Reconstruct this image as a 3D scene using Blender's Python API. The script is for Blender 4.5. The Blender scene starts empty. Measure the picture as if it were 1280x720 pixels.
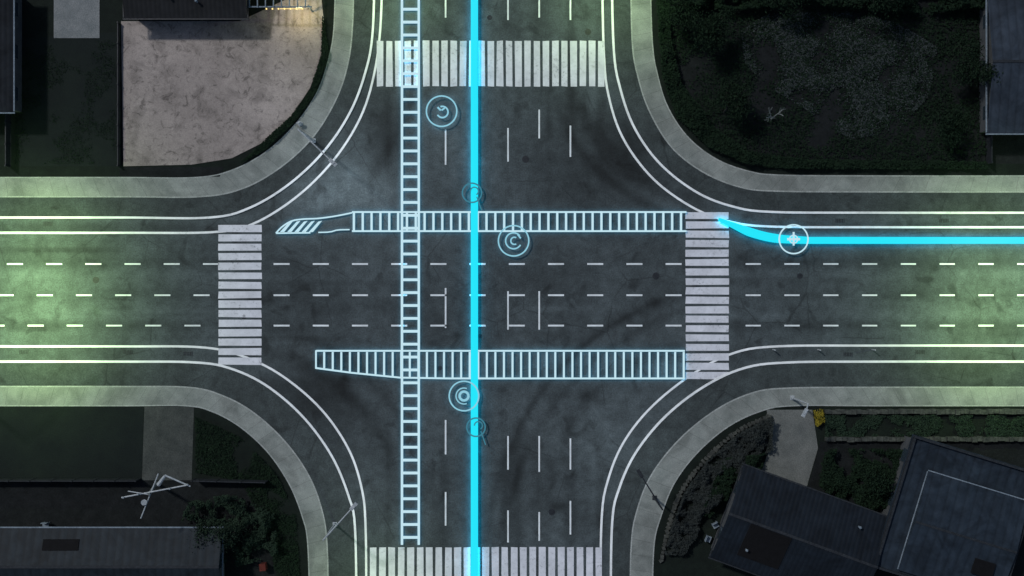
import bpy, math, random
import numpy as np
from mathutils import Vector, noise, geometry
random.seed(4); np.random.seed(4)
S=0.08; H=110.0
def P(px,py,z=0.0):
    k=(1-z/H)
    return ((px-640)*S*k,(360-py)*S*k)
scene=bpy.context.scene
col=scene.collection
scene.view_settings.view_transform='Standard'
scene.view_settings.look='None'
scene.view_settings.exposure=0

# ---------------- materials ----------------
class NT:
    def __init__(s,name):
        s.m=bpy.data.materials.new(name); s.m.use_nodes=True
        s.t=s.m.node_tree; s.n=s.t.nodes; s.l=s.t.links
        s.b=s.n['Principled BSDF']
        s.geo=s.n.new('ShaderNodeNewGeometry')
    def noise(s,scale,detail=6,rough=.6,vec=None,dist=0):
        n=s.n.new('ShaderNodeTexNoise'); n.inputs['Scale'].default_value=scale
        n.inputs['Detail'].default_value=min(detail,5); n.inputs['Roughness'].default_value=rough
        n.inputs['Distortion'].default_value=dist
        s.l.new(vec or s.geo.outputs['Position'],n.inputs['Vector']); return n.outputs['Fac']
    def ramp(s,fac,stops):
        r=s.n.new('ShaderNodeValToRGB'); e=r.color_ramp.elements
        while len(e)>len(stops): e.remove(e[-1])
        while len(e)<len(stops): e.new(0.5)
        for i,(p,c) in enumerate(stops):
            if not isinstance(c,(tuple,list)): c=(c,c,c)
            e[i].position=p; e[i].color=(*c,1)
        s.l.new(fac,r.inputs['Fac']); return r.outputs['Color']
    def mix(s,a,b,fac,mode='MIX'):
        m=s.n.new('ShaderNodeMix'); m.data_type='RGBA'; m.blend_type=mode
        for sock,v in ((m.inputs[0],fac),(m.inputs[6],a),(m.inputs[7],b)):
            if isinstance(v,(int,float)) : sock.default_value=v if sock==m.inputs[0] else (v,v,v,1)
            elif isinstance(v,tuple): sock.default_value=(*v,1)
            else: s.l.new(v,sock)
        return m.outputs[2]
    def math(s,op,a,b=0.0):
        m=s.n.new('ShaderNodeMath'); m.operation=op
        for i,v in enumerate((a,b)):
            if isinstance(v,(int,float)): m.inputs[i].default_value=v
            else: s.l.new(v,m.inputs[i])
        return m.outputs[0]
    def map(s,scale,rot=(0,0,0)):
        m=s.n.new('ShaderNodeMapping'); m.inputs['Scale'].default_value=scale; m.inputs['Rotation'].default_value=rot
        s.l.new(s.geo.outputs['Position'],m.inputs['Vector']); return m.outputs[0]
    def bump(s,h,st=.4,d=.05):
        b=s.n.new('ShaderNodeBump'); b.inputs['Strength'].default_value=st; b.inputs['Distance'].default_value=d
        s.l.new(h,b.inputs['Height']); s.l.new(b.outputs[0],s.b.inputs['Normal'])
    def out(s,c,rough=.85,spec=.25):
        if isinstance(c,tuple): s.b.inputs['Base Color'].default_value=(*c,1)
        else: s.l.new(c,s.b.inputs['Base Color'])
        s.b.inputs['Roughness'].default_value=rough
        s.b.inputs['Specular IOR Level'].default_value=spec
        return s.m

def mottled(name,c1,c2,scale=1.0,rough=.9,bump=.3,fine=12,spec=.2):
    t=NT(name)
    c=t.ramp(t.noise(scale,8,.65),[(.3,c1),(.7,c2)])
    f=t.noise(fine,4,.7)
    c=t.mix(c,t.ramp(f,[(.3,.55),(.7,1.35)]),1.0,'MULTIPLY')
    t.bump(f,bump)
    return t.out(c,rough,spec)

def asphalt(name,base,attr=True):
    t=NT(name)
    f=t.noise(7,4,.9)
    m=t.noise(.9,8,.7)
    c=t.mix(base,t.ramp(f,[(.3,.50),(.7,1.50)]),1.0,'MULTIPLY')
    c=t.mix(c,t.ramp(m,[(.3,.70),(.7,1.30)]),1.0,'MULTIPLY')
    o=t.noise(.45,3,.5,dist=.6)
    c=t.mix(c,t.ramp(o,[(.0,1.0),(.60,1.0),(.70,.6)]),1.0,'MULTIPLY')
    o2=t.noise(.16,5,.65,dist=.3)
    c=t.mix(c,t.ramp(o2,[(.3,.68),(.7,1.35)]),1.0,'MULTIPLY')
    v=t.n.new('ShaderNodeTexVoronoi'); v.feature='DISTANCE_TO_EDGE'; v.inputs['Scale'].default_value=.16
    w=t.n.new('ShaderNodeTexNoise'); w.inputs['Scale'].default_value=.8; w.inputs['Detail'].default_value=4
    t.l.new(t.geo.outputs['Position'],w.inputs['Vector'])
    mx=t.mix(t.geo.outputs['Position'],w.outputs['Color'],.35,'ADD')
    t.l.new(mx,v.inputs['Vector'])
    ck=t.ramp(v.outputs['Distance'],[(0,.6),(.006,.72),(.012,1)])
    c=t.mix(c,ck,t.ramp(t.noise(.12,2),[(.46,0.0),(.58,.9)]),'MULTIPLY')
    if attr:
        a=t.n.new('ShaderNodeAttribute'); a.attribute_name='wear_tone'  # tyre wear and stains, with haze and glow painted in
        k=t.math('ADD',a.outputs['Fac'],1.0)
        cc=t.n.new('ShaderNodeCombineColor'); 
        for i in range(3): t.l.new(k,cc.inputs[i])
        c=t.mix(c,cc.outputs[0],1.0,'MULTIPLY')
    t.bump(f,.35,.02)
    return t.out(c,.8,.22)

def paint(name,colr,under=(.045,.055,.058),wear_tone=.5):
    t=NT(name)
    n1=t.noise(3.0,9,.75); n2=t.noise(.35,3,.5)
    k=t.math('ADD',t.math('MULTIPLY',n1,.75),t.math('MULTIPLY',n2,.25))
    fac=t.ramp(k,[(wear_tone-.14,.25),(wear_tone-.02,.9),(wear_tone+.2,1)])
    c=t.mix(under,colr,fac)
    c=t.mix(c,t.ramp(t.noise(.6,4,.6),[(.3,.80),(.7,1.06)]),1.0,'MULTIPLY')
    return t.out(c,.7,.3)

def pave(name,c1,c2,joint=1.5):
    t=NT(name)
    c=t.ramp(t.noise(.5,8,.7),[(.3,c1),(.7,c2)])
    f=t.noise(9,5,.75)
    c=t.mix(c,t.ramp(f,[(.3,.74),(.7,1.22)]),1.0,'MULTIPLY')
    uv=t.n.new('ShaderNodeUVMap'); sp=t.n.new('ShaderNodeSeparateXYZ'); t.l.new(uv.outputs[0],sp.inputs[0])
    fr=t.math('FRACT',t.math('DIVIDE',sp.outputs[0],joint))
    j=t.math('LESS_THAN',fr,.035)
    c=t.mix(c,(.08,.08,.075),t.math('MULTIPLY',j,.4))
    wn=t.n.new('ShaderNodeTexWhiteNoise'); wn.noise_dimensions='1D'
    t.l.new(t.math('FLOOR',t.math('DIVIDE',sp.outputs[0],joint)),wn.inputs['W'])
    c=t.mix(c,t.ramp(wn.outputs['Value'],[(0,.91),(1,1.05)]),1.0,'MULTIPLY')
    st=t.ramp(t.noise(.25,4,.6,dist=1),[(.42,1.0),(.68,.66)])
    c=t.mix(c,st,1.0,'MULTIPLY')
    t.bump(f,.2)
    return t.out(c,.9,.2)

def emit(name,c,st,sample=True):
    t=NT(name); t.out((.02,.02,.02))
    t.b.inputs['Emission Color'].default_value=(*c,1); t.b.inputs['Emission Strength'].default_value=st
    if not sample:
        t.m.cycles.emission_sampling='NONE'
    return t.m

def roofmat(name,c1,c2,ang,period=.45):
    t=NT(name)
    c=t.ramp(t.noise(.7,7,.7),[(.3,c1),(.7,c2)])
    mp=t.map((1,1,1),(0,0,-ang))
    w=t.n.new('ShaderNodeTexWave'); w.inputs['Scale'].default_value=.314/period*1.0; w.bands_direction='X'
    w.inputs['Distortion'].default_value=0
    t.l.new(mp,w.inputs['Vector'])
    c=t.mix(c,t.ramp(w.outputs['Fac'],[(0,.8),(.2,1.0),(1,1.06)]),1.0,'MULTIPLY')
    st=t.ramp(t.noise(.3,5,.7,dist=1.5),[(.35,.6),(.6,1.15)])
    c=t.mix(c,st,1.0,'MULTIPLY')
    t.bump(w.outputs['Fac'],.3,.04)
    return t.out(c,.65,.15)

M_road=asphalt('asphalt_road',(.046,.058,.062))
M_path=asphalt('asphalt_path',(.034,.043,.044),False)
M_pave=pave('concrete_pavement',(.16,.18,.17),(.25,.27,.255))
M_kerb=mottled('kerb_concrete',(.21,.23,.22),(.32,.34,.33),1.2)
M_line=paint('white_road_paint',(.76,.79,.80),wear_tone=.42)
M_thin=paint('thin_road_paint',(.68,.73,.75),wear_tone=.43)
M_cross=paint('crosswalk_paint',(.60,.62,.67),wear_tone=.46)
M_lawn=mottled('lawn_grass',(.002,.0045,.0035),(.006,.011,.008),.8,fine=8,bump=.8)
M_lawn2=mottled('mown_grass',(.0035,.0065,.007),(.007,.012,.010),.3,fine=10,bump=.6)
M_soil=mottled('dark_soil',(.002,.0035,.004),(.009,.011,.012),.9,fine=6,bump=.9)
M_drive=mottled('driveway_concrete',(.028,.033,.032),(.055,.06,.057),.7)
M_bark=mottled('pale_bark',(.10,.12,.12),(.2,.22,.22),2)
M_metal=mottled('galvanised_steel',(.22,.25,.27),(.36,.39,.41),3,rough=.4)
M_dmetal=mottled('dark_steel',(.012,.014,.017),(.025,.029,.034),3,rough=.5)
M_wall=mottled('house_render',(.04,.045,.05),(.065,.07,.075),1)
M_glass=NT('window_glass').out((.02,.03,.04),.1,.6)
M_trim=mottled('pale_trim',(.10,.13,.16),(.19,.23,.27),2)
M_black=mottled('black_panel',(.001,.001,.0015),(.003,.003,.004),2)
M_stone=mottled('stone_blocks',(.02,.023,.023),(.065,.07,.062),1.6,fine=4,bump=1)
M_cyan=emit('cyan_overlay_glow',(0.0,.70,.86),1.1)  # glowing colour for overlay graphics, not real lamps
M_cyanU=emit('cyan_halo_underside',(.0,.55,.9),9.0)  # hidden emitter added under the cyan lines to cast their halo
M_white=emit('white_overlay_glow',(.62,.89,1.0),.84,False)
M_whiteU=emit('white_halo_underside',(.22,.68,1.0),5.0,False)  # same kind of added halo emitter, under ladders and icons
M_blue=emit('pale_blue_overlay_glow',(.34,.75,.92),.75,False)
M_dim=emit('dim_blue_overlay_glow',(.05,.3,.42),.6,False)

def patio_mat():
    t=NT('patio_slab')
    c=t.ramp(t.noise(.18,5,.6),[(.3,(.18,.158,.148)),(.7,(.30,.267,.25))])
    s=t.noise(1.1,6,.7,dist=1.2)
    c=t.mix(c,t.ramp(s,[(.35,.55),(.45,1.0),(.8,1.12)]),1.0,'MULTIPLY')
    s2=t.noise(.5,5,.7,dist=.5)
    c=t.mix(c,t.ramp(s2,[(.36,.7),(.5,1.0)]),1.0,'MULTIPLY')
    f=t.noise(8,5,.8)
    c=t.mix(c,t.ramp(f,[(.3,.72),(.7,1.22)]),1.0,'MULTIPLY')
    t.bump(f,.3); return t.out(c,.95,.15)
M_patio=patio_mat()

# ---------------- mesh helpers ----------------
def obj(name,verts,faces,mat,parent=None,uvs=None,mats=None,midx=None,smooth=False):
    me=bpy.data.meshes.new(name); me.from_pydata([tuple(v) for v in verts],[],faces)
    for m in (mats or [mat]): me.materials.append(m)
    if midx is not None: me.polygons.foreach_set('material_index',midx)
    if uvs is not None:
        ul=me.uv_layers.new(name='UVMap')
        for lp in me.loops: ul.data[lp.index].uv=uvs[lp.vertex_index]
    if smooth: me.polygons.foreach_set('use_smooth',[True]*len(me.polygons))
    me.update()
    o=bpy.data.objects.new(name,me); col.objects.link(o)
    if parent: o.parent=parent
    return o
def empty(name):
    e=bpy.data.objects.new(name,None); col.objects.link(e); e.empty_display_size=.3; return e
class MB:
    def __init__(s): s.v=[];s.f=[];s.mi=[]
    def quad(s,pts,mi=0):
        b=len(s.v); s.v+=pts; s.f.append(tuple(range(b,b+len(pts)))); s.mi.append(mi)
    def box(s,c,d,rot=0,mi=0,base=True):
        cx,cy,z0=c; w,h,t=d; ca,sa=math.cos(rot),math.sin(rot)
        b=len(s.v)
        for z in (z0,z0+t):
            for x,y in ((-w/2,-h/2),(w/2,-h/2),(w/2,h/2),(-w/2,h/2)):
                s.v.append((cx+x*ca-y*sa,cy+x*sa+y*ca,z))
        for f in ((3,2,1,0),(4,5,6,7),(0,1,5,4),(1,2,6,5),(2,3,7,6),(3,0,4,7)):
            s.f.append(tuple(b+i for i in f)); s.mi.append(mi)
    def tube(s,p,q,r1,r2,n=7,mi=0,cap=True):
        p=Vector(p);q=Vector(q);d=(q-p).normalized()
        a=d.orthogonal().normalized(); b2=d.cross(a); b=len(s.v)
        for c,r in ((p,r1),(q,r2)):
            for i in range(n):
                t=2*math.pi*i/n; s.v.append(tuple(c+a*math.cos(t)*r+b2*math.sin(t)*r))
        for i in range(n):
            j=(i+1)%n; s.f.append((b+i,b+j,b+n+j,b+n+i)); s.mi.append(mi)
        if cap:
            s.f.append(tuple(b+n+i for i in range(n))); s.mi.append(mi)
    def obj(s,name,mats,parent=None,smooth=False):
        if not isinstance(mats,list): mats=[mats]
        return obj(name,s.v,s.f,None,parent,mats=mats,midx=s.mi,smooth=smooth)

def catmull(pts,n=90):
    p=[Vector((*a,0)) for a in pts]; out=[]
    p=[p[0]*2-p[1]]+p+[p[-1]*2-p[-2]]
    for i in range(1,len(p)-2):
        for k in range(24):
            t=k/24; a,b,c,d=p[i-1:i+3]
            out.append(.5*((2*b)+(c-a)*t+(2*a-5*b+4*c-d)*t*t+(3*b-a-3*c+d)*t**3))
    out.append(p[-2])
    L=[0]
    for i in range(1,len(out)): L.append(L[-1]+(out[i]-out[i-1]).length)
    res=[];j=0
    for i in range(n):
        s=L[-1]*i/(n-1)
        while j<len(L)-2 and L[j+1]<s: j+=1
        t=(s-L[j])/max(1e-9,L[j+1]-L[j]); q=out[j].lerp(out[j+1],min(1,t)); res.append((q.x,q.y))
    return res
def W(pts): return [P(*a) for a in pts]
FAR=160
def curve(pts):
    c=W(catmull(pts))
    a=c[0]; b=c[-1]
    return [(math.copysign(FAR,a[0]),a[1])]+c+[(b[0],math.copysign(FAR,b[1]))]
def offs(c,d):
    out=[]
    for i in range(len(c)):
        a=Vector(c[max(0,i-1)]);b=Vector(c[min(len(c)-1,i+1)]); t=(b-a).normalized()
        out.append((c[i][0]-t.y*d,c[i][1]+t.x*d))
    return out
def ribbon(name,A,B,z,mat,parent=None,thick=0.0):
    v=[];f=[];uv=[];s=0
    n=len(A)
    for i in range(n):
        if i: s+=(Vector(A[i])-Vector(A[i-1])).length*.5+(Vector(B[i])-Vector(B[i-1])).length*.5
        w=(Vector(A[i])-Vector(B[i])).length
        v+=[(*A[i],z),(*B[i],z)]; uv+=[(s,0),(s,w)]
    for i in range(n-1): f.append((2*i,2*i+1,2*i+3,2*i+2))
    a=Vector(v[0]);b=Vector(v[1]);c=Vector(v[3])
    if (b-a).cross(c-a).z<0: f=[tuple(reversed(q)) for q in f]
    if thick>0:
        m=len(v); v+=[(x,y,z-thick) for x,y,_ in v]; uv=uv+uv
        for i in range(n-1):
            f.append((2*i,2*i+2,m+2*i+2,m+2*i)); f.append((2*i+1,2*i+3,m+2*i+3,m+2*i+1))
    return obj(name,v,f,mat,parent,uvs=uv)
def poly(name,pts,z,mat,parent=None,thick=0.0):
    vs=[Vector((x,y,0)) for x,y in pts]
    tr=geometry.tessellate_polygon([vs]); v=[(x,y,z) for x,y in pts]; f=[]
    for t in tr:
        a,b,c=[vs[i] for i in t]
        if (b-a).cross(c-a).z<0: t=tuple(reversed(t))
        f.append(tuple(t))
    if thick>0:
        m=len(v); v+=[(x,y,z-thick) for x,y in pts]; n=len(pts)
        for i in range(n): f.append((i,(i+1)%n,m+(i+1)%n,m+i))
    return obj(name,v,f,mat,parent)

# ---------------- ground & road ----------------
obj('ground',[(-1500,-1500,-.06),(1500,-1500,-.06),(1500,1500,-.06),(-1500,1500,-.06)],[(0,1,2,3)],M_lawn)
nx,ny=480,300
xs=np.linspace(-60,60,nx); ys=np.linspace(-38,38,ny)
X,Y=np.meshgrid(xs,ys); PX=X/S+640; PY=360-Y/S
wear_tone=np.zeros_like(X)  # albedo factor: road wear plus painted haze and glow
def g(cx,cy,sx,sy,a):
    global wear_tone
    wear_tone+=a*np.exp(-((PX-cx)/sx)**2-((PY-cy)/sy)**2)
g(430,245,60,36,.85); g(560,200,80,80,.28); g(480,165,30,60,-.55); g(780,190,60,60,-.55); g(700,200,90,60,-.15)  # first two paint haze and glow into the colour, third a shadowy side
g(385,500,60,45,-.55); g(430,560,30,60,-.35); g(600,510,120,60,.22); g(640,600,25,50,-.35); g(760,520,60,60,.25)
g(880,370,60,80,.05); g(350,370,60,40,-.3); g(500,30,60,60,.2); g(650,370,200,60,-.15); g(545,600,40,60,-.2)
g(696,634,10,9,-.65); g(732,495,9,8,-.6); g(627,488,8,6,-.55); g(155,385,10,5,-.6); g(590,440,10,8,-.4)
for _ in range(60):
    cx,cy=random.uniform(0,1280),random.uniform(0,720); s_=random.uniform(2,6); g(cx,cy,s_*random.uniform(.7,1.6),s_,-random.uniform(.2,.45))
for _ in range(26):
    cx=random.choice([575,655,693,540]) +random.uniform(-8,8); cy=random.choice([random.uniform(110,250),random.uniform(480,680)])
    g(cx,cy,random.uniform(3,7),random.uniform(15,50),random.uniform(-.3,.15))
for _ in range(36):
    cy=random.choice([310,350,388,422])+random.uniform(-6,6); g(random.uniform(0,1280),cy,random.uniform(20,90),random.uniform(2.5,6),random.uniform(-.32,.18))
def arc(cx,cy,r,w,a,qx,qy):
    global wear_tone
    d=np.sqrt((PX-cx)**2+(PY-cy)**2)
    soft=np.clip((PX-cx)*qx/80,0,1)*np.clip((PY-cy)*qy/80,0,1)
    wear_tone+=a*np.exp(-((d-r)/w)**2)*soft
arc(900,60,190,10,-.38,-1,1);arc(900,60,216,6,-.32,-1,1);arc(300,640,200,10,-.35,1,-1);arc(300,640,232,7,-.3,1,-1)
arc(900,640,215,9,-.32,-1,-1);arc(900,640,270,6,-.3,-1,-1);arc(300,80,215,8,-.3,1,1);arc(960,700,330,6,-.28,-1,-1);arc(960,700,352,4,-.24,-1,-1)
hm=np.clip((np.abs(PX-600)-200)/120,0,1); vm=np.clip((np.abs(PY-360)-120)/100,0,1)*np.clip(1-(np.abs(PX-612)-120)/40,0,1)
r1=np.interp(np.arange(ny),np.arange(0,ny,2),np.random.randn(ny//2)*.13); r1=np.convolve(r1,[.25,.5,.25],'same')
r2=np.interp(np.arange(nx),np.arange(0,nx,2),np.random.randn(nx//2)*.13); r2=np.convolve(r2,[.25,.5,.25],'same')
wear_tone+=hm*(r1[:,None]+.15*np.cos((PY-349)/39*2*np.pi)); wear_tone+=vm*(r2[None,:]+.12*np.cos((PX-655)/39*2*np.pi))
edge=np.clip((60-np.abs(X))/6,0,1)*np.clip((38-np.abs(Y))/2,0,1); wear_tone=np.clip(wear_tone,-.72,1.2)*edge
v=np.stack([X.ravel(),Y.ravel(),np.zeros(X.size)],1)
idx=np.arange(nx*ny).reshape(ny,nx)
f=np.stack([idx[:-1,:-1].ravel(),idx[:-1,1:].ravel(),idx[1:,1:].ravel(),idx[1:,:-1].ravel()],1)
vl=v.tolist(); fl=f.tolist()
R=300
far=[[(-R,-12,0),(-60,-12,0),(-60,12,0),(-R,12,0)],[(60,-12,0),(R,-12,0),(R,12,0),(60,12,0)],
     [(-17,38,0),(13,38,0),(13,R,0),(-17,R,0)],[(-17,-R,0),(13,-R,0),(13,-38,0),(-17,-38,0)]]
for q in far:
    fl.append([len(vl)+i for i in range(4)]); vl+=[list(a) for a in q]
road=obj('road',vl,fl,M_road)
at=road.data.attributes.new('wear_tone','FLOAT','POINT')
at.data.foreach_set('value',np.concatenate([wear_tone.ravel(),np.zeros(16)]))

C={
'TL':dict(inn=[(-60,291),(150,291),(268,290),(318,279),(372,245),(417,200),(449,150),(466,100),(475,40),(479,-60)],
 out=[(-60,272),(150,272),(262,272),(312,260),(362,230),(406,188),(438,140),(457,90),(466,40),(469,-60)],
 pi=[(-60,246),(150,246),(250,246),(303,236),(350,210),(391,172),(420,125),(435,80),(441,30),(443,-60)],
 po=[(-60,222),(150,222),(245,222),(290,213),(333,190),(370,155),(397,115),(412,70),(418,30),(420,-60)]),
'TR':dict(inn=[(1340,284),(1100,284),(960,283),(905,275),(860,256),(815,222),(780,175),(762,125),(755,70),(752,-60)],
 out=[(1340,266),(1100,266),(965,265),(915,258),(870,240),(825,205),(793,160),(775,110),(767,60),(764,-60)],
 pi=[(1340,240),(1100,240),(970,239),(925,234),(880,216),(840,185),(812,140),(797,95),(790,50),(788,-60)],
 po=[(1340,220),(1100,220),(975,219),(935,214),(895,199),(860,172),(835,135),(822,95),(815,50),(812,-60)]),
'BL':dict(inn=[(-60,433),(150,433),(250,434),(300,444),(350,468),(400,510),(435,560),(452,610),(457,660),(458,780)],
 out=[(-60,452),(150,452),(245,453),(290,461),(335,483),(380,522),(415,570),(436,620),(444,660),(446,780)],
 pi=[(-60,483),(150,483),(235,484),(275,493),(315,514),(355,550),(385,592),(402,635),(409,680),(411,780)],
 po=[(-60,507),(150,507),(232,507),(265,514),(300,533),(335,565),(362,605),(378,645),(385,680),(388,780)]),
'BR':dict(inn=[(1340,432),(1100,432),(970,433),(915,442),(865,468),(815,508),(780,552),(760,600),(752,650),(750,780)],
 out=[(1340,452),(1100,452),(985,453),(930,460),(880,483),(832,520),(795,565),(774,610),(765,655),(763,780)],
 pi=[(1340,484),(1100,484),(985,485),(940,491),(895,512),(850,548),(815,592),(797,635),(789,680),(787,780)],
 po=[(1340,507),(1100,507),(990,507),(950,514),(910,533),(872,565),(843,603),(826,645),(817,685),(815,780)]),
}
KH=.12
sgn={'TL':1,'TR':-1,'BL':-1,'BR':1}
for k,d in C.items():
    i,o,a,bq=[curve(d[x]) for x in ('inn','out','pi','po')]
    ribbon('edge_line',offs(i,.11),offs(i,-.11),.004,M_line)
    s=sgn[k]
    kerb=ribbon('kerb',offs(o,.11),offs(o,-.11),KH,M_line,thick=KH)
    inner=offs(o,.109*s)
    ribbon('cycle_path',inner,a,KH-.004,M_path)
    ribbon('kerb',offs(a,-.07),offs(a,.07),KH+.012,M_kerb,thick=.05)
    ribbon('pavement',a,bq,KH,M_pave)
    ribbon('kerb',offs(bq,-.06),offs(bq,.06),KH+.012,M_kerb,thick=.05)
    fx=math.copysign(FAR,bq[0][0]); fy=math.copysign(FAR,bq[-1][1])
    poly('lawn',bq+[(fx,fy)],KH-.006,M_lawn)

# ---------------- painted markings ----------------
def rect(mb,x0,y0,x1,y1,z,mi=0,j=0.0):
    a=P(x0,y1);b2=P(x1,y0)
    jj=lambda:random.uniform(-j,j)
    mb.quad([(a[0]+jj(),a[1]+jj(),z),(b2[0]+jj(),a[1]+jj(),z),(b2[0]+jj(),b2[1]+jj(),z),(a[0]+jj(),b2[1]+jj(),z)],mi)
def cross_v(x0,x1,y0,y1,n):
    m=MB();p=(x1-x0)/n
    for i in range(n):
        rect(m,x0+i*p,y0,x0+i*p+p*.72,y1,.008,j=.04)
    m.obj('crosswalk',M_cross)
def cross_h(x0,x1,y0,y1,n):
    m=MB();p=(y1-y0)/n
    for i in range(n): rect(m,x0,y0+i*p,x1,y0+i*p+p*.74,.008,j=.04)
    m.obj('crosswalk',M_cross)
cross_v(471,759,51,108,25); cross_v(462,756,684,742,25)
cross_h(273,327,281,459,15); cross_h(857,911,265,477,18)
m=MB()
for y in (330,369,407):
    for i in range(11):
        x=342+i*49; rect(m,x,y-1.1,x+20,y+1.1,.008)
    for i in range(14):
        x=242-i*49-(y-369)*.3; rect(m,x,y-1.0,x+20,y+1.0,.008)
        x=932+i*48.5; rect(m,x,y-1.0,x+19,y+1.0,.008)
m.obj('lane_marking',M_thin)
m=MB()
segs={557:[(-60,-20),(0,22),(162,206),(360,410),(525,568),(615,657)],
 635:[(-60,-22),(0,25),(160,202),(364,412),(545,587),(638,678)],
 674:[(-60,-25),(0,22),(137,173),(364,412),(545,590),(640,676)],
 713:[(-60,-22),(0,25),(157,196),(548,587),(626,668)]}
for x,l in segs.items():
    for a,b2 in l: rect(m,x-1.0,a,x+1.0,b2,.008)
    for q in range(6): rect(m,x-1,770+q*80,x+1,812+q*80,.008); rect(m,x-1,-100-q*80,x+1,-140-q*80,.008)
m.obj('lane_marking',M_thin)

# ---------------- graphic overlay, built as added glowing strips ----------------
def slab(mb,pts,z,t,top=0,bot=1):
    b=len(mb.v); n=len(pts)
    mb.v+=[(x,y,z) for x,y in pts]+[(x,y,z+t) for x,y in pts]
    mb.f.append(tuple(reversed(range(b,b+n)))); mb.mi.append(bot)
    mb.f.append(tuple(range(b+n,b+2*n))); mb.mi.append(top)
    for i in range(n):
        j=(i+1)%n; mb.f.append((b+i,b+j,b+n+j,b+n+i)); mb.mi.append(top)
def strip(mb,pl,w,z,t=.04):
    wv=[P(x,y,z) for x,y in pl]
    A=offs(wv,w*S/2);B=offs(wv,-w*S/2)
    for i in range(len(wv)-1):
        slab(mb,[B[i],B[i+1],A[i+1],A[i]],z,t)
def srect(mb,x0,y0,x1,y1,z,t=.03):
    a=P(x0,y1,z);b2=P(x1,y0,z); slab(mb,[(a[0],a[1]),(b2[0],a[1]),(b2[0],b2[1]),(a[0],b2[1])],z,t)
zc=.42
m=MB(); srect(m,588.5,-400,597.5,1100,zc); m.obj('cyan_overlay_strip',[M_cyan,M_cyanU])
m=MB(); pl=catmull([(898,274),(915,281),(940,291),(970,298),(1010,300.5)],24)
for i in range(len(pl)-1):
    w0=4+7*min(1,i/8)
    w1=4+7*min(1,(i+1)/8)
    if i>14: w0-= (i-14)*.25; w1-=(i-13)*.25
    a=Vector(P(*pl[i],zc));b2=Vector(P(*pl[i+1],zc));d=(b2-a).normalized();nn=Vector((-d.y,d.x))
    slab(m,[tuple(a-nn*w0*S/2),tuple(b2-nn*w1*S/2),tuple(b2+nn*w1*S/2),tuple(a+nn*w0*S/2)],zc,.03)
srect(m,1010,296.2,1900,304.8,zc); m.obj('cyan_overlay_strip',[M_cyan,M_cyanU])
zl=.18
m=MB()
srect(m,501,-300,504,681,zl); srect(m,522,-300,525,681,zl)
y=-296
while y<681:
    srect(m,504,y,522,y+3.4,zl+.002); y+=16.1
m.obj('ladder_overlay_graphic',[M_white,M_whiteU])
m=MB()
srect(m,440,264,858,266.2,zl+.05); srect(m,440,287.8,858,290,zl+.05)
x=441
while x<858: srect(m,x,266.2,x+2.8,287.8,zl+.052); x+=11.05
strip(m,catmull([(440,266),(420,270),(398,273),(378,274),(364,276.5),(352,284),(345,291.5)],22),1.8,zl+.05)
strip(m,[(345,291.5),(388,291)],1.8,zl+.06)
strip(m,catmull([(398,290.5),(412,290),(422,287.5),(437,287)],8),1.5,zl+.06)
for i in range(5):
    a0=350+i*9.0
    pts=[P(a0,290,zl+.07),P(a0+5.2,290,zl+.07),P(a0+16.5,276,zl+.07),P(a0+12,277,zl+.07)]
    slab(m,[(p[0],p[1]) for p in pts],zl+.07,.03)
m.obj('ladder_overlay_graphic',[M_white,M_whiteU])
m=MB()
strip(m,[(395,438.5),(856,438.5)],2.2,zl+.05)
strip(m,[(395,460),(440,466),(500,472),(560,473),(856,473)],2.2,zl+.056)
strip(m,[(395,438),(395,461)],2.0,zl+.06)
x=404
while x<856:
    b2=np.interp(x,[395,440,500,560,856],[460,466,472,473,473]); srect(m,x,440,x+2.5,b2-1,zl+.064); x+=10.7
m.obj('ladder_overlay_graphic',[M_white,M_whiteU])
def ring(mb,cx,cy,r,w,z,a0=0,a1=360,n=48):
    pl=[]
    k=max(4,int(n*(a1-a0)/360))
    for i in range(k+1):
        t=math.radians(a0+(a1-a0)*i/k); pl.append((cx+r*math.cos(t),cy-r*math.sin(t)))
    wv=[Vector(P(x,y,z)) for x,y in pl]; c=Vector(P(cx,cy,z))
    for i in range(k):
        a=wv[i];b2=wv[i+1]; da=(a-c).normalized()*w*S/2;db=(b2-c).normalized()*w*S/2
        slab(mb,[tuple(a-da),tuple(a+da),tuple(b2+db),tuple(b2-db)],z,.02)
zi=.5
def icon(cx,cy,r,kind,mats):
    mb=MB(); ring(mb,cx,cy,r,1.8,zi)
    if kind=='5':
        ring(mb,cx+1,cy+1,7,2,zi,-150,110); strip(mb,[(cx-5,cy-5),(cx-1,cy-1)],2.2,zi+.01); strip(mb,[(cx,cy-1),(cx+4,cy-4)],2,zi+.013)
    if kind=='C':
        ring(mb,cx,cy,10,1.8,zi,40,330); ring(mb,cx+1,cy,4.5,1.8,zi+.01,60,300); strip(mb,[(cx+5,cy-8),(cx+9,cy-3)],2,zi+.02)
    if kind=='o':
        ring(mb,cx,cy,5.5,3,zi); ring(mb,cx,cy,10,1.4,zi+.01,70,290)
    if kind=='+':
        srect(mb,cx-8,cy-1.5,cx+8,cy+1.5,zi+.01);srect(mb,cx-1.2,cy-9,cx+1.2,cy+8,zi+.014);ring(mb,cx,cy,5,1.4,zi+.02)
    if kind=='q':
        ring(mb,cx+3,cy-2,5,1.5,zi,-60,180); strip(mb,[(cx+6,cy+5),(cx+12,cy+22)],1.4,zi)
    mb.obj('round_overlay_icon',mats)  # overlay icon added as a raised glowing shape
icon(552,139,19,'5',[M_blue,M_whiteU]); icon(642,301,19,'C',[M_blue,M_whiteU]); icon(580,495,18.5,'o',[M_blue,M_whiteU])
icon(992,299,18,'+',[M_white,M_whiteU]); icon(590,241,12,'q',[M_dim,M_dim]); icon(595,534,11.5,'q',[M_dim,M_dim])

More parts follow.
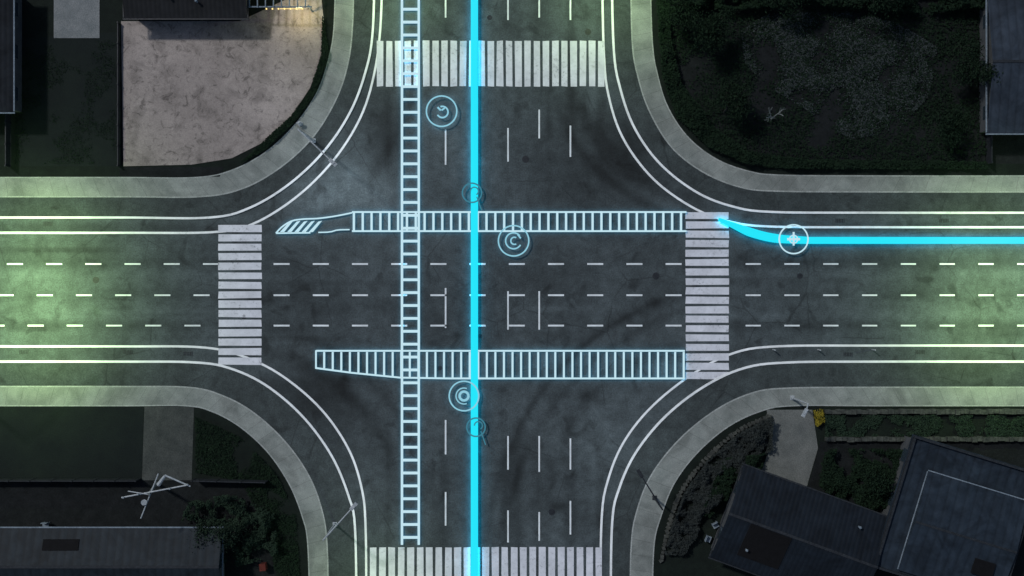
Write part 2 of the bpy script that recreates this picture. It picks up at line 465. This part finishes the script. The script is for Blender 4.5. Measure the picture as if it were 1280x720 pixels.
# ---------------- yards ----------------
def ppoly(name,pts,z,mat,thick=0.0,sm=False):
    return poly(name,[P(*a) for a in pts],z,mat,thick=thick)
ppoly('patio',[(152,27),(300,27),(400,-20),(405,25),(403,70),(388,110),(365,145),(330,178),(290,198),(240,206),(155,208)],KH+.04,M_patio,.05)
ppoly('lawn',[(14,50),(150,40),(150,208),(14,208)],KH+.002,M_lawn2)
ppoly('driveway',[(68,-40),(125,-40),(125,48),(68,48)],KH+.03,mottled('pale_concrete',(.11,.125,.13),(.19,.2,.205),.6),.04)
ppoly('driveway',[(150,209),(215,209),(280,209),(275,221),(150,221)],KH+.002,M_soil)
ppoly('lawn',[(0,508),(180,508),(178,597),(-60,597),(-60,508)],KH+.002,M_lawn2)
ppoly('driveway',[(181,508),(243,508),(240,600),(178,600)],KH+.006,M_drive,.01)
ppoly('yard',[(-60,600),(330,600),(345,720),(345,800),(-60,800)],KH+.001,M_soil)
ppoly('path',[(958,512),(1015,512),(1022,560),(1003,625),(945,605),(962,560)],KH+.03,mottled('path_concrete',(.08,.088,.085),(.13,.137,.131),.6),.04)
ppoly('yard',[(1025,552),(1340,552),(1340,800),(1000,800),(1005,625)],KH+.001,M_soil)
ppoly('yard',[(835,-60),(1340,-60),(1340,205),(930,205),(860,150),(835,90)],KH-.001,M_soil)

def leaf_mat(name,c1,c2):
    t=NT(name); c=t.ramp(t.noise(2.2,4,.7),[(.3,c1),(.7,c2)])
    c=t.mix(c,t.ramp(t.noise(18,2,.6),[(.3,.5),(.7,1.6)]),1.0,'MULTIPLY')
    return t.out(c,.9,.1)
L_dark=leaf_mat('dark_leaves',(.0025,.0065,.004),(.009,.020,.010))
L_grey=leaf_mat('grey_leaves',(.018,.025,.026),(.046,.055,.055))
L_mid=leaf_mat('mid_leaves',(.007,.015,.010),(.018,.032,.020))
L_hedge=leaf_mat('dry_hedge_leaves',(.008,.011,.011),(.026,.031,.03))
def inside(x,y,pg):
    c=False;n=len(pg);j=n-1
    for i in range(n):
        if (pg[i][1]>y)!=(pg[j][1]>y) and x<(pg[j][0]-pg[i][0])*(y-pg[i][1])/(pg[j][1]-pg[i][1])+pg[i][0]: c=not c
        j=i
    return c
def leaves(name,pts,n,h,size,mat,thr=-1,ns=.35,parent=None,soft=.06,z0=KH):
    pg=[P(*a) for a in pts]; x0=min(p[0] for p in pg);x1=max(p[0] for p in pg);y0=min(p[1] for p in pg);y1=max(p[1] for p in pg)
    v=[];f=[];tries=0
    while len(f)<n and tries<n*12:
        tries+=1
        x=random.uniform(x0,x1);y=random.uniform(y0,y1)
        if not inside(x,y,pg): continue
        nv=noise.fractal(Vector((x*ns,y*ns,3.1)),1,2,4)
        if nv+random.gauss(0,soft)<thr: continue
        hh=h*(.45+.9*max(0,nv+.4)); z=z0+random.uniform(.1,1)**.5*hh
        a=random.uniform(0,6.28); u=Vector((math.cos(a),math.sin(a),random.uniform(-.5,.5))).normalized()
        w=u.cross(Vector((random.uniform(-.6,.6),random.uniform(-.6,.6),1))).normalized()
        s=size*random.uniform(.5,1.3); c=Vector((x,y,z)); b=len(v)
        v+=[c-u*s,c-w*s*.5,c+u*s,c+w*s*.5]; f.append((b,b+1,b+2,b+3))
    return obj(name,v,f,mat,parent)
leaves('shrub_patch',[(925,40),(960,18),(1060,15),(1120,30),(1170,60),(1160,120),(1120,165),(1060,175),(1010,140),(960,110),(930,80)],24000,.35,.085,L_grey,thr=.0,ns=.3,soft=.18)
leaves('undergrowth',[(832,10),(1230,10),(1235,200),(935,205),(870,160),(838,90)],26000,.4,.12,L_dark,thr=-.3,ns=.3,soft=.2)
leaves('hedge',[(818,-20),(832,-20),(838,60),(850,105),(885,155),(935,190),(1000,200),(1230,203),(1230,212),(985,212),(930,206),(885,186),(845,148),(826,95)],14000,1.0,.13,L_dark)
leaves('hedge',[(962,520),(925,538),(885,572),(855,612),(838,655),(830,690),(852,692),(880,650),(905,610),(962,560)],16000,1.3,.14,L_hedge,thr=-.3,ns=.6)
leaves('hedge',[(404,20),(412,70),(396,115),(370,152),(335,186),(300,206),(330,178),(365,145),(390,110),(402,70)],5000,.4,.1,L_dark)
leaves('undergrowth',[(245,520),(300,545),(345,590),(370,640),(375,720),(345,720),(335,660),(300,600),(245,590)],9000,.25,.1,L_dark,thr=-.2)
leaves('undergrowth',[(20,60),(145,50),(145,205),(20,205)],4000,.12,.07,L_dark,thr=0)
leaves('garden_plant',[(240,625),(290,615),(345,640),(350,690),(300,705),(250,690),(228,655)],7000,1.4,.13,L_mid,thr=-.05,ns=.7)
leaves('garden_plant',[(1015,512),(1027,510),(1030,525),(1018,532)],500,.8,.09,leaf_mat('yellow_flowers',(.06,.06,.01),(.26,.2,.02)),soft=.3,thr=0)
leaves('garden_plant',[(1030,560),(1130,560),(1100,640),(1010,620)],8000,1.2,.13,L_dark,thr=-.1,ns=.5)
leaves('garden_plant',[(905,570),(955,565),(945,600),(915,612),(880,650),(870,640)],6000,1.3,.13,L_dark,thr=-.2,ns=.7)
leaves('shrub_row',[(850,-30),(1230,-30),(1232,14),(1130,20),(1000,10),(930,16),(850,12)],22000,2.2,.17,L_dark,thr=-.25,ns=.45)

def tree(px,py,h,lean,mat,leafmat=None,spread=1.0):
    e=empty('tree'); m=MB(); tips=[]
    def br(p,d,L,r,dep):
        q=p+d*L; m.tube(p,q,r,r*.65,6); 
        if dep==0: tips.append(q); return
        for i in range(3 if dep>1 else 2):
            nd=(d+Vector((random.uniform(-1,1),random.uniform(-1,1),random.uniform(-.2,.5)))*.75*spread).normalized()
            br(q if i<2 else p.lerp(q,.6),nd,L*random.uniform(.55,.85),r*.6,dep-1)
    x,y=P(px,py); br(Vector((x,y,0)),Vector((*lean,1)).normalized(),h*.35,.10,4)
    m.obj('trunk_and_limbs',mat,e)
    if leafmat:
        v=[];f=[]
        for t in tips:
            for _ in range(45):
                c=t+Vector((random.gauss(0,.4),random.gauss(0,.4),random.gauss(0,.3)))
                u=Vector((random.gauss(0,1),random.gauss(0,1),random.gauss(0,.5))).normalized();w=u.orthogonal().normalized();s=random.uniform(.07,.16)
                b=len(v); v+=[c-u*s,c-w*s*.5,c+u*s,c+w*s*.5]; f.append((b,b+1,b+2,b+3))
        obj('crown',v,f,leafmat,e)
M_db=mottled('dark_bark',(.02,.02,.02),(.05,.05,.045),2)
tree(962,150,3.0,(.1,.1),M_bark,None,1.0)
tree(285,655,4,(-.1,-.1),M_db,L_mid,1.3)
tree(885,55,5.5,(0,.1),M_db,L_dark,1.4)
tree(1195,90,5,(0,.1),M_db,L_dark,1.4)
tree(1185,165,4,(0,.1),M_db,L_dark,1.4)
tree(850,30,4,(0,.1),M_db,L_dark,1.4)
tree(905,140,4,(0,.1),M_db,L_dark,1.4)
tree(1100,0,5,(0,.1),M_db,L_dark,1.5); tree(980,-5,5,(0,.1),M_db,L_dark,1.5)
tree(1090,590,3.2,(0,-.1),M_db,L_dark,1.3)

# utility pole with cross arms (lower left)
e=empty('utility_pole'); m=MB(); bx,by=P(196,604); tz=7.5; tx,ty=P(186,618,tz)
m.tube((bx,by,KH),(tx,ty,tz),.17,.11,10); m.obj('pole',M_bark,e)
m=MB()
def pt(x,y,z): return (*P(x,y,z),z)
m.tube(pt(152,622,7.1),pt(236,606,7.1),.07,.07,8); m.tube(pt(176,648,6.6),pt(198,592,6.6),.06,.06,8); m.tube(pt(160,614,7.3),pt(186,618,7.4),.05,.05,6)
m.tube(pt(206,594,7.2),pt(238,608,7.2),.09,.07,8)
m.obj('cross_arm',M_metal,e)
m=MB()
for a in [(154,622),(172,618),(212,611),(234,606)]:
    m.tube(pt(*a,7.15),pt(*a,7.4),.12,.07,8)
m.tube(pt(180,628,6.3),pt(180,628,7.0),.28,.28,12); m.tube(pt(198,606,6.7),pt(206,595,7.2),.2,.12,8)
m.obj('insulator',M_metal,e)

# street lamps
def street_lamp(px,py,tx,ty,h=8.0,lit=None,energy=0,zz=KH,mat=M_metal):
    e=empty('street_lamp'); bx,by=P(px,py); m=MB()
    m.tube((bx,by,zz),(bx,by,zz+.5),.18,.16,10); m.tube((bx,by,zz+.5),(bx,by,h),.11,.075,10)
    m.box((bx,by,zz),(.45,.45,.05)); m.obj('pole',mat,e)
    hx,hy=P(tx,ty,h+.4); m=MB(); m.tube((bx,by,h),((bx+hx)/2,(by+hy)/2,h+.35),.075,.065,8); m.tube(((bx+hx)/2,(by+hy)/2,h+.35),(hx,hy,h+.4),.065,.055,8); m.obj('arm',mat,e)
    m=MB(); a=math.atan2(hy-by,hx-bx); m.box((hx,hy,h+.33),(.85,.34,.12),a); m.box((hx-.1*math.cos(a),hy-.1*math.sin(a),h+.45),(.5,.24,.06),a); m.obj('lamp_head',mat,e)
    if lit:
        m=MB(); m.box((hx,hy,h+.3),(.6,.25,.028),a); m.obj('lens',emit('lamp_lens',lit,3,False),e)
        L=bpy.data.lights.new('lamp_light','SPOT'); L.energy=energy; L.color=lit; L.spot_size=math.radians(155); L.spot_blend=1; L.shadow_soft_size=.3
        o=bpy.data.objects.new('lamp_light',L); col.objects.link(o); o.location=(hx,hy,h+.2); o.parent=e
CW=(.82,.94,1.0)
street_lamp(392,176,416,203,8,CW,1300,mat=M_metal); street_lamp(419,655,442,633,7,CW,350); street_lamp(818,622,800,592,6,CW,250,mat=M_dmetal); street_lamp(990,497,1006,516,6)  # light in the two lower lit lamps is added to brighten the junction
G=(.66,1.0,.38); G2=(.68,1.0,.46)
for (a,b2,c,d,en,hh,cc_) in [(-45,240,-16,318,9500,9,G),(-45,486,-16,412,12500,9,G),(1325,240,1302,318,5500,9,G2),(1325,486,1300,412,9000,9,G),
                     (430,-75,485,-48,3800,9,G),(810,-75,765,-48,4600,9,G),(400,810,440,780,1800,9,G)]:
    street_lamp(a,b2,c,d,hh,cc_,en)  # unseen lamps added outside the frame to cast the green edge glow

def manhole(px,py,r=.33):
    m=MB();x,y=P(px,py);n=20
    m.quad([(x+r*math.cos(6.283*i/n),y+r*math.sin(6.283*i/n),.006) for i in range(n)])
    m.box((x,y,.005),(r*1.1,.05,.008)); m.box((x,y,.004),(.05,r*1.1,.0075))
    m.obj('manhole_cover',M_dmetal)
for a in [(657,199),(735,40),(612,22),(820,345),(305,395),(1000,345),(120,350),(600,420),(690,640),(550,460)]: manhole(*a,random.uniform(.2,.36))
def drain(px,py):
    m=MB();x,y=P(px,py)
    for i in range(6): m.box((x-.4+i*.16,y,.004),(.08,.4,.02))
    m.obj('storm_drain',M_dmetal)
for a in [(160,440),(235,442),(60,280),(1150,440),(1060,443),(1050,276),(1180,276),(30,440),(590,441),(430,441)]: drain(*a)
def post(px,py,h=1.0):
    m=MB();x,y=P(px,py); m.tube((x,y,0),(x,y,h),.06,.06,8); m.tube((x,y,h),(x,y,h+.06),.08,.05,8); m.obj('bollard',M_metal)
for a in [(966,437),(1022,437),(1090,437)]: post(*a)
m=MB();x,y=P(376,155)
m.tube((x,y,KH),(x,y,KH+.08),.24,.24,14);m.tube((x,y,KH+.08),(x,y,KH+.6),.15,.15,14);m.tube((x,y,KH+.6),(x,y,KH+.66),.2,.2,14);m.tube((x,y,KH+.66),(x,y,KH+.82),.16,.05,14)
m.tube((x-.3,y,KH+.42),(x+.3,y,KH+.42),.08,.08,10);m.tube((x-.31,y,KH+.42),(x-.3,y,KH+.42),.09,.09,10);m.tube((x,y,KH+.38),(x,y-.3,KH+.38),.1,.1,10)
m.obj('fire_hydrant',M_metal)

# ---------------- houses ----------------
def house(cx,cy,w,d,ang,kind,c1,c2,wall=3.0,rise=1.6,skylights=(),vents=3,trim=True,seed=1,per=.45):
    random.seed(seed)
    e=empty('house'); x0,y0=P(cx,cy,wall); rot=math.radians(ang); ca,sa=math.cos(rot),math.sin(rot)
    T=lambda x,y,z:(x0+x*ca-y*sa,y0+x*sa+y*ca,z)
    rm=roofmat('metal_roof',c1,c2,rot,per)
    m=MB(); m.box((x0,y0,KH-.05),(w-.9,d-.9,wall-KH+.03),rot); m.obj('walls',M_wall,e)
    mw=MB();md=MB()
    for s in (-1,1):
        for i in range(max(1,int(w/4))):
            xx=-w/2+(i+.5)*w/max(1,int(w/4)); p=T(xx,s*(d/2-.45),0); mw.box((p[0],p[1],1.1),(1.5,.08,1.2),rot)
        for i in range(max(1,int(d/4))):
            yy=-d/2+(i+.5)*d/max(1,int(d/4)); p=T(s*(w/2-.45),yy,0); mw.box((p[0],p[1],1.1),(.08,1.3,1.2),rot)
    mw.obj('windows',M_glass,e); p=T(w*.1,-(d/2-.45),0); md.box((p[0],p[1],KH),(1.0,.1,2.1),rot); md.obj('door',M_dmetal,e)
    m=MB(); hw,hd=w/2,d/2; z=wall
    if kind=='gable':
        m.quad([T(-hw,-hd,z),T(hw,-hd,z),T(hw,0,z+rise),T(-hw,0,z+rise)]); m.quad([T(hw,hd,z),T(-hw,hd,z),T(-hw,0,z+rise),T(hw,0,z+rise)])
        m.quad([T(-hw+.4,hd-.4,z),T(-hw+.4,-hd+.4,z),T(-hw+.4,0,z+rise-.1)],1); m.quad([T(hw-.4,-hd+.4,z),T(hw-.4,hd-.4,z),T(hw-.4,0,z+rise-.1)],1)
    elif kind=='hip':
        r=min(hw,hd)*.95
        A,B=(T(-hw+r,0,z+rise),T(hw-r,0,z+rise)) if w>=d else (T(0,-hd+r,z+rise),T(0,hd-r,z+rise))
        c=[T(-hw,-hd,z),T(hw,-hd,z),T(hw,hd,z),T(-hw,hd,z)]
        if w>=d: m.quad([c[0],c[1],B,A]);m.quad([c[1],c[2],B]);m.quad([c[2],c[3],A,B]);m.quad([c[3],c[0],A])
        else: m.quad([c[0],c[1],A]);m.quad([c[1],c[2],B,A]);m.quad([c[2],c[3],B]);m.quad([c[3],c[0],A,B])
    else:
        m.box((x0,y0,z),(w,d,.18),rot)
    m.obj('roof',[rm,M_wall],e)
    m=MB()
    g_=.12 if kind!='flat' else .2; hh=.1 if kind!='flat' else .4
    zz=z-.06 if kind!='flat' else z+.18
    ins=0 if kind!='flat' else -.25
    for s in (-1,1):
        p=T(0,s*(hd+.07+ins),0); m.box((p[0],p[1],zz),(w+.28+2*ins,g_,hh),rot)
        p=T(s*(hw+.07+ins),0,0); m.box((p[0],p[1],zz),(g_,d-.002+2*ins-.15,hh-.003),rot)
    m.obj('gutter' if kind!='flat' else 'parapet',M_trim if trim and kind!='flat' else M_dmetal,e)
    if kind=='gable':
        m=MB(); m.box((x0,y0,z+rise-.03),(w,.25,.07),rot); m.obj('ridge_cap',M_dmetal,e)
    if kind=='flat':
        # low-pitched upper roof standing on the flat deck, with pale edging
        m=MB(); kx,ky=.9,-1.2; dw,dd=w*.39,d*.37
        m.quad([T(kx-dw,ky-dd,z+.6),T(kx+dw,ky-dd,z+.6),T(kx+dw,ky,z+1.2),T(kx-dw,ky,z+1.2)]); m.quad([T(kx+dw,ky+dd,z+.6),T(kx-dw,ky+dd,z+.6),T(kx-dw,ky,z+1.2),T(kx+dw,ky,z+1.2)])
        m.quad([T(kx-dw,ky+dd,z+.18),T(kx-dw,ky-dd,z+.18),T(kx-dw,ky-dd,z+.6),T(kx-dw,ky,z+1.2),T(kx-dw,ky+dd,z+.6)]); m.quad([T(kx+dw,ky-dd,z+.18),T(kx+dw,ky+dd,z+.18),T(kx+dw,ky+dd,z+.6),T(kx+dw,ky,z+1.2),T(kx+dw,ky-dd,z+.6)])
        for s in (-1,1): m.quad([T(kx-s*dw,ky+s*dd,z+.18),T(kx-s*dw,ky+s*dd,z+.6),T(kx+s*dw,ky+s*dd,z+.6),T(kx+s*dw,ky+s*dd,z+.18)])
        m.obj('upper_roof',rm,e)
        m=MB()
        p=T(kx,ky+dd+.06,0); m.box((p[0],p[1],z+.52),(dw*2+.1,.10,.1),rot)
        p=T(kx-dw-.06,ky,0); m.box((p[0],p[1],z+.45),(.08,dd*2-.1,.09),rot)
        m.obj('roof_edging',M_trim,e)
        m=MB(); p=T(kx,ky,0); m.box((p[0],p[1],z+1.18),(dw*2,.2,.06),rot); m.obj('ridge_cap',M_dmetal,e)
    def rz(yy): return z+rise*(1-abs(yy)/hd) if kind=='gable' else z+.18
    m=MB()
    for _ in range(vents):
        xx,yy=random.uniform(-hw*.7,hw*.7),random.uniform(-hd*.7,hd*.7)
        b=T(xx,yy,rz(yy)-.1); m.tube(b,(b[0],b[1],b[2]+.6),.09,.09,10); m.tube((b[0],b[1],b[2]+.6),(b[0],b[1],b[2]+.7),.14,.08,10)
    if vents: m.obj('roof_vent',M_trim,e)
    for (sx,sy,sw,sd) in skylights:
        m=MB()
        if kind=='gable':
            s=1 if sy>0 else -1; lo_=abs(sy)+sd/2; hi=abs(sy)-sd/2
            q=[T(sx-sw/2,s*lo_,rz(lo_)+.08),T(sx+sw/2,s*lo_,rz(lo_)+.08),T(sx+sw/2,s*hi,rz(hi)+.08),T(sx-sw/2,s*hi,rz(hi)+.08)]
            if s>0: q=q[::-1]
            m.quad(q); 
            q2=[(a,b_,c_-.1) for a,b_,c_ in q]
            for i in range(4): j=(i+1)%4; m.quad([q[i],q[j],q2[j],q2[i]])
        else:
            p=T(sx,sy,0); m.box((p[0],p[1],z+.9),(sw,sd,.32),rot)
        m.obj('skylight',M_black,e)
    return e
slate1,slate2=(.010,.016,.024),(.019,.028,.04)
house(1000,672,15.2,9.6,-20,'gable',(.004,.007,.011),(.008,.012,.018),2.8,1.3,skylights=[(-3.2,-1.9,4.2,3.4)],vents=2,trim=False,seed=2)
house(1195,650,13,13.5,-17,'flat',slate1,slate2,3.2,0,skylights=[(3.4,-3.6,2.0,1.5)],vents=0,seed=3,per=.9)
house(130,705,23,7.0,0,'gable',(.007,.011,.015),(.013,.019,.025),2.8,1.2,skylights=[(-4,2.0,3.5,1.0)],vents=2,seed=4,per=.8)
house(1275,80,6.4,13.5,0,'gable',(.016,.023,.033),(.029,.038,.052),3.0,1.3,vents=2,seed=5,per=.8)
house(-25,60,6.5,12.5,0,'hip',(.008,.01,.013),(.015,.018,.022),3.0,1.3,vents=1,seed=6)
house(232,-25,12,7.5,0,'gable',(.006,.007,.008),(.011,.012,.014),2.6,1.0,vents=2,trim=False,seed=7)
e=empty('veranda'); m=MB(); m2=MB()
for i in range(9):
    x,y=P(302+i*10,-12,2.4); m.box((x,y,2.4),(.1,3.4,.12))
for yy in (-32,8):
    x,y=P(342,yy,2.5); m.box((x,y,2.28),(7.4,.12,.115))
for xx in (298,386):
    for yy in (-32,8):
        x,y=P(xx,yy); m.box((x*.98,y*.98,KH),(.12,.12,2.2))
m.obj('beams',M_trim,e)
for i in range(7):
    x,y=P(333+i*7.5,11,2.3); m2.tube((x,y,2.12),(x,y,2.3),.04,.08,8); 
x,y=P(364,11,2.3); m2.box((x,y,2.3),(2.2,.04,.03)); m2.obj('light_string',emit('warm_lamp',(1,.72,.25),1.6),e)
L=bpy.data.lights.new('lamp_light','POINT'); L.energy=260; L.color=(1,.82,.4); L.shadow_soft_size=.15
o=bpy.data.objects.new('lamp_light',L); col.objects.link(o); x,y=P(375,14,2.0); o.location=(x,y,2.0); o.parent=e
m=MB(); x,y=P(331,706); m.box((x,y,KH),(.5,.6,.9),.1); m.box((x,y,KH+.9),(.6,.7,.08),.1); m.tube((x-.3,y-.3,KH+.1),(x+.3,y-.3,KH+.1),.1,.1,10); m.obj('wheelie_bin',mottled('red_plastic',(.06,.014,.01),(.10,.02,.015),2))

def fence(pts,h=1.5,name='fence',mat=None,step=2.0):
    m=MB()
    for i in range(len(pts)-1):
        a=Vector(P(*pts[i]));b2=Vector(P(*pts[i+1]));L=(b2-a).length;an=math.atan2(b2.y-a.y,b2.x-a.x); n=max(1,int(L/step))
        c=(a+b2)/2; m.box((c.x,c.y,KH+.1),(L-.12,.05,h-.2),an)
        for k in range(n+1):
            p=a.lerp(b2,k/n); m.box((p.x,p.y,KH-.02),(.12,.12,h+.08),an)
        m.box((c.x,c.y,KH+h-.1+.001),(L-.13,.09,.05),an)
    m.obj(name,mat or M_dmetal)
fence([(-60,598),(176,598)]); fence([(245,598),(335,600)]); fence([(14,209),(14,48)],1.2); fence([(150,208),(150,30)],.6)
fence([(1232,10),(1232,205)],1.4); 
m=MB(); random.seed(9)
for (xa,xb,ya) in [(1030,1340,514),(1030,1340,548)]:
    x=xa
    while x<xb:
        w=random.uniform(5,9); p=P(x+w/2,ya+random.uniform(-.6,.6)); m.box((p[0],p[1],KH-.02),(w*S*.95,random.uniform(.35,.5),random.uniform(.5,.7)),random.uniform(-.04,.04)); x+=w
m.obj('stone_wall',M_stone)
leaves('garden_plant',[(1030,518),(1340,518),(1340,545),(1030,545)],9000,.45,.11,L_mid,thr=-.1,ns=.5)
m=MB(); pl=catmull([(960,520),(922,538),(883,572),(852,612),(836,655),(826,700)],46)
for x,y in pl:
    p=P(x,y); m.box((p[0],p[1],KH-.03),(random.uniform(.25,.5),random.uniform(.25,.4),random.uniform(.2,.45)),random.uniform(0,3))
m.obj('rock_edging',M_stone)
def chair(px,py,a):
    e=empty('garden_chair'); x,y=P(px,py); m=MB(); m.box((x,y,KH+.42),(.6,.55,.05),a); m.obj('seat',M_trim,e)
    ca,sa=math.cos(a),math.sin(a); m=MB(); m.box((x-.28*sa,y+.28*ca,KH+.471),(.6,.05,.5),a); m.obj('backrest',M_trim,e)
    m=MB()
    for u in (-.25,.25):
        for w in (-.22,.22): m.box((x+u*ca-w*sa,y+u*sa+w*ca,KH),(.05,.05,.415),a)
    m.obj('legs',M_trim,e)
chair(893,655,.5);chair(884,672,1.2);chair(60,655,0)

# ---------------- world, sun, camera ----------------
w=bpy.data.worlds.new('World'); scene.world=w; w.use_nodes=True
n=w.node_tree.nodes; sk=n.new('ShaderNodeTexSky'); sk.sky_type='NISHITA'; sk.sun_disc=False
el,az=math.radians(48),math.radians(-50)
sk.sun_elevation=el; sk.sun_rotation=az
w.node_tree.links.new(sk.outputs[0],n['Background'].inputs[0]); n['Background'].inputs[1].default_value=.08
L=bpy.data.lights.new('sun','SUN'); L.energy=2.2; L.angle=math.radians(4); L.color=(1,.99,.965)
o=bpy.data.objects.new('sun',L); col.objects.link(o)
d=Vector((math.sin(az)*math.cos(el),math.cos(az)*math.cos(el),math.sin(el)))
o.rotation_euler=d.to_track_quat('Z','Y').to_euler()
cam=bpy.data.cameras.new('camera'); cam.sensor_width=36; cam.lens=36*H/(1280*S); cam.clip_end=3000
co=bpy.data.objects.new('camera',cam); col.objects.link(co); co.location=(0,0,H); scene.camera=co
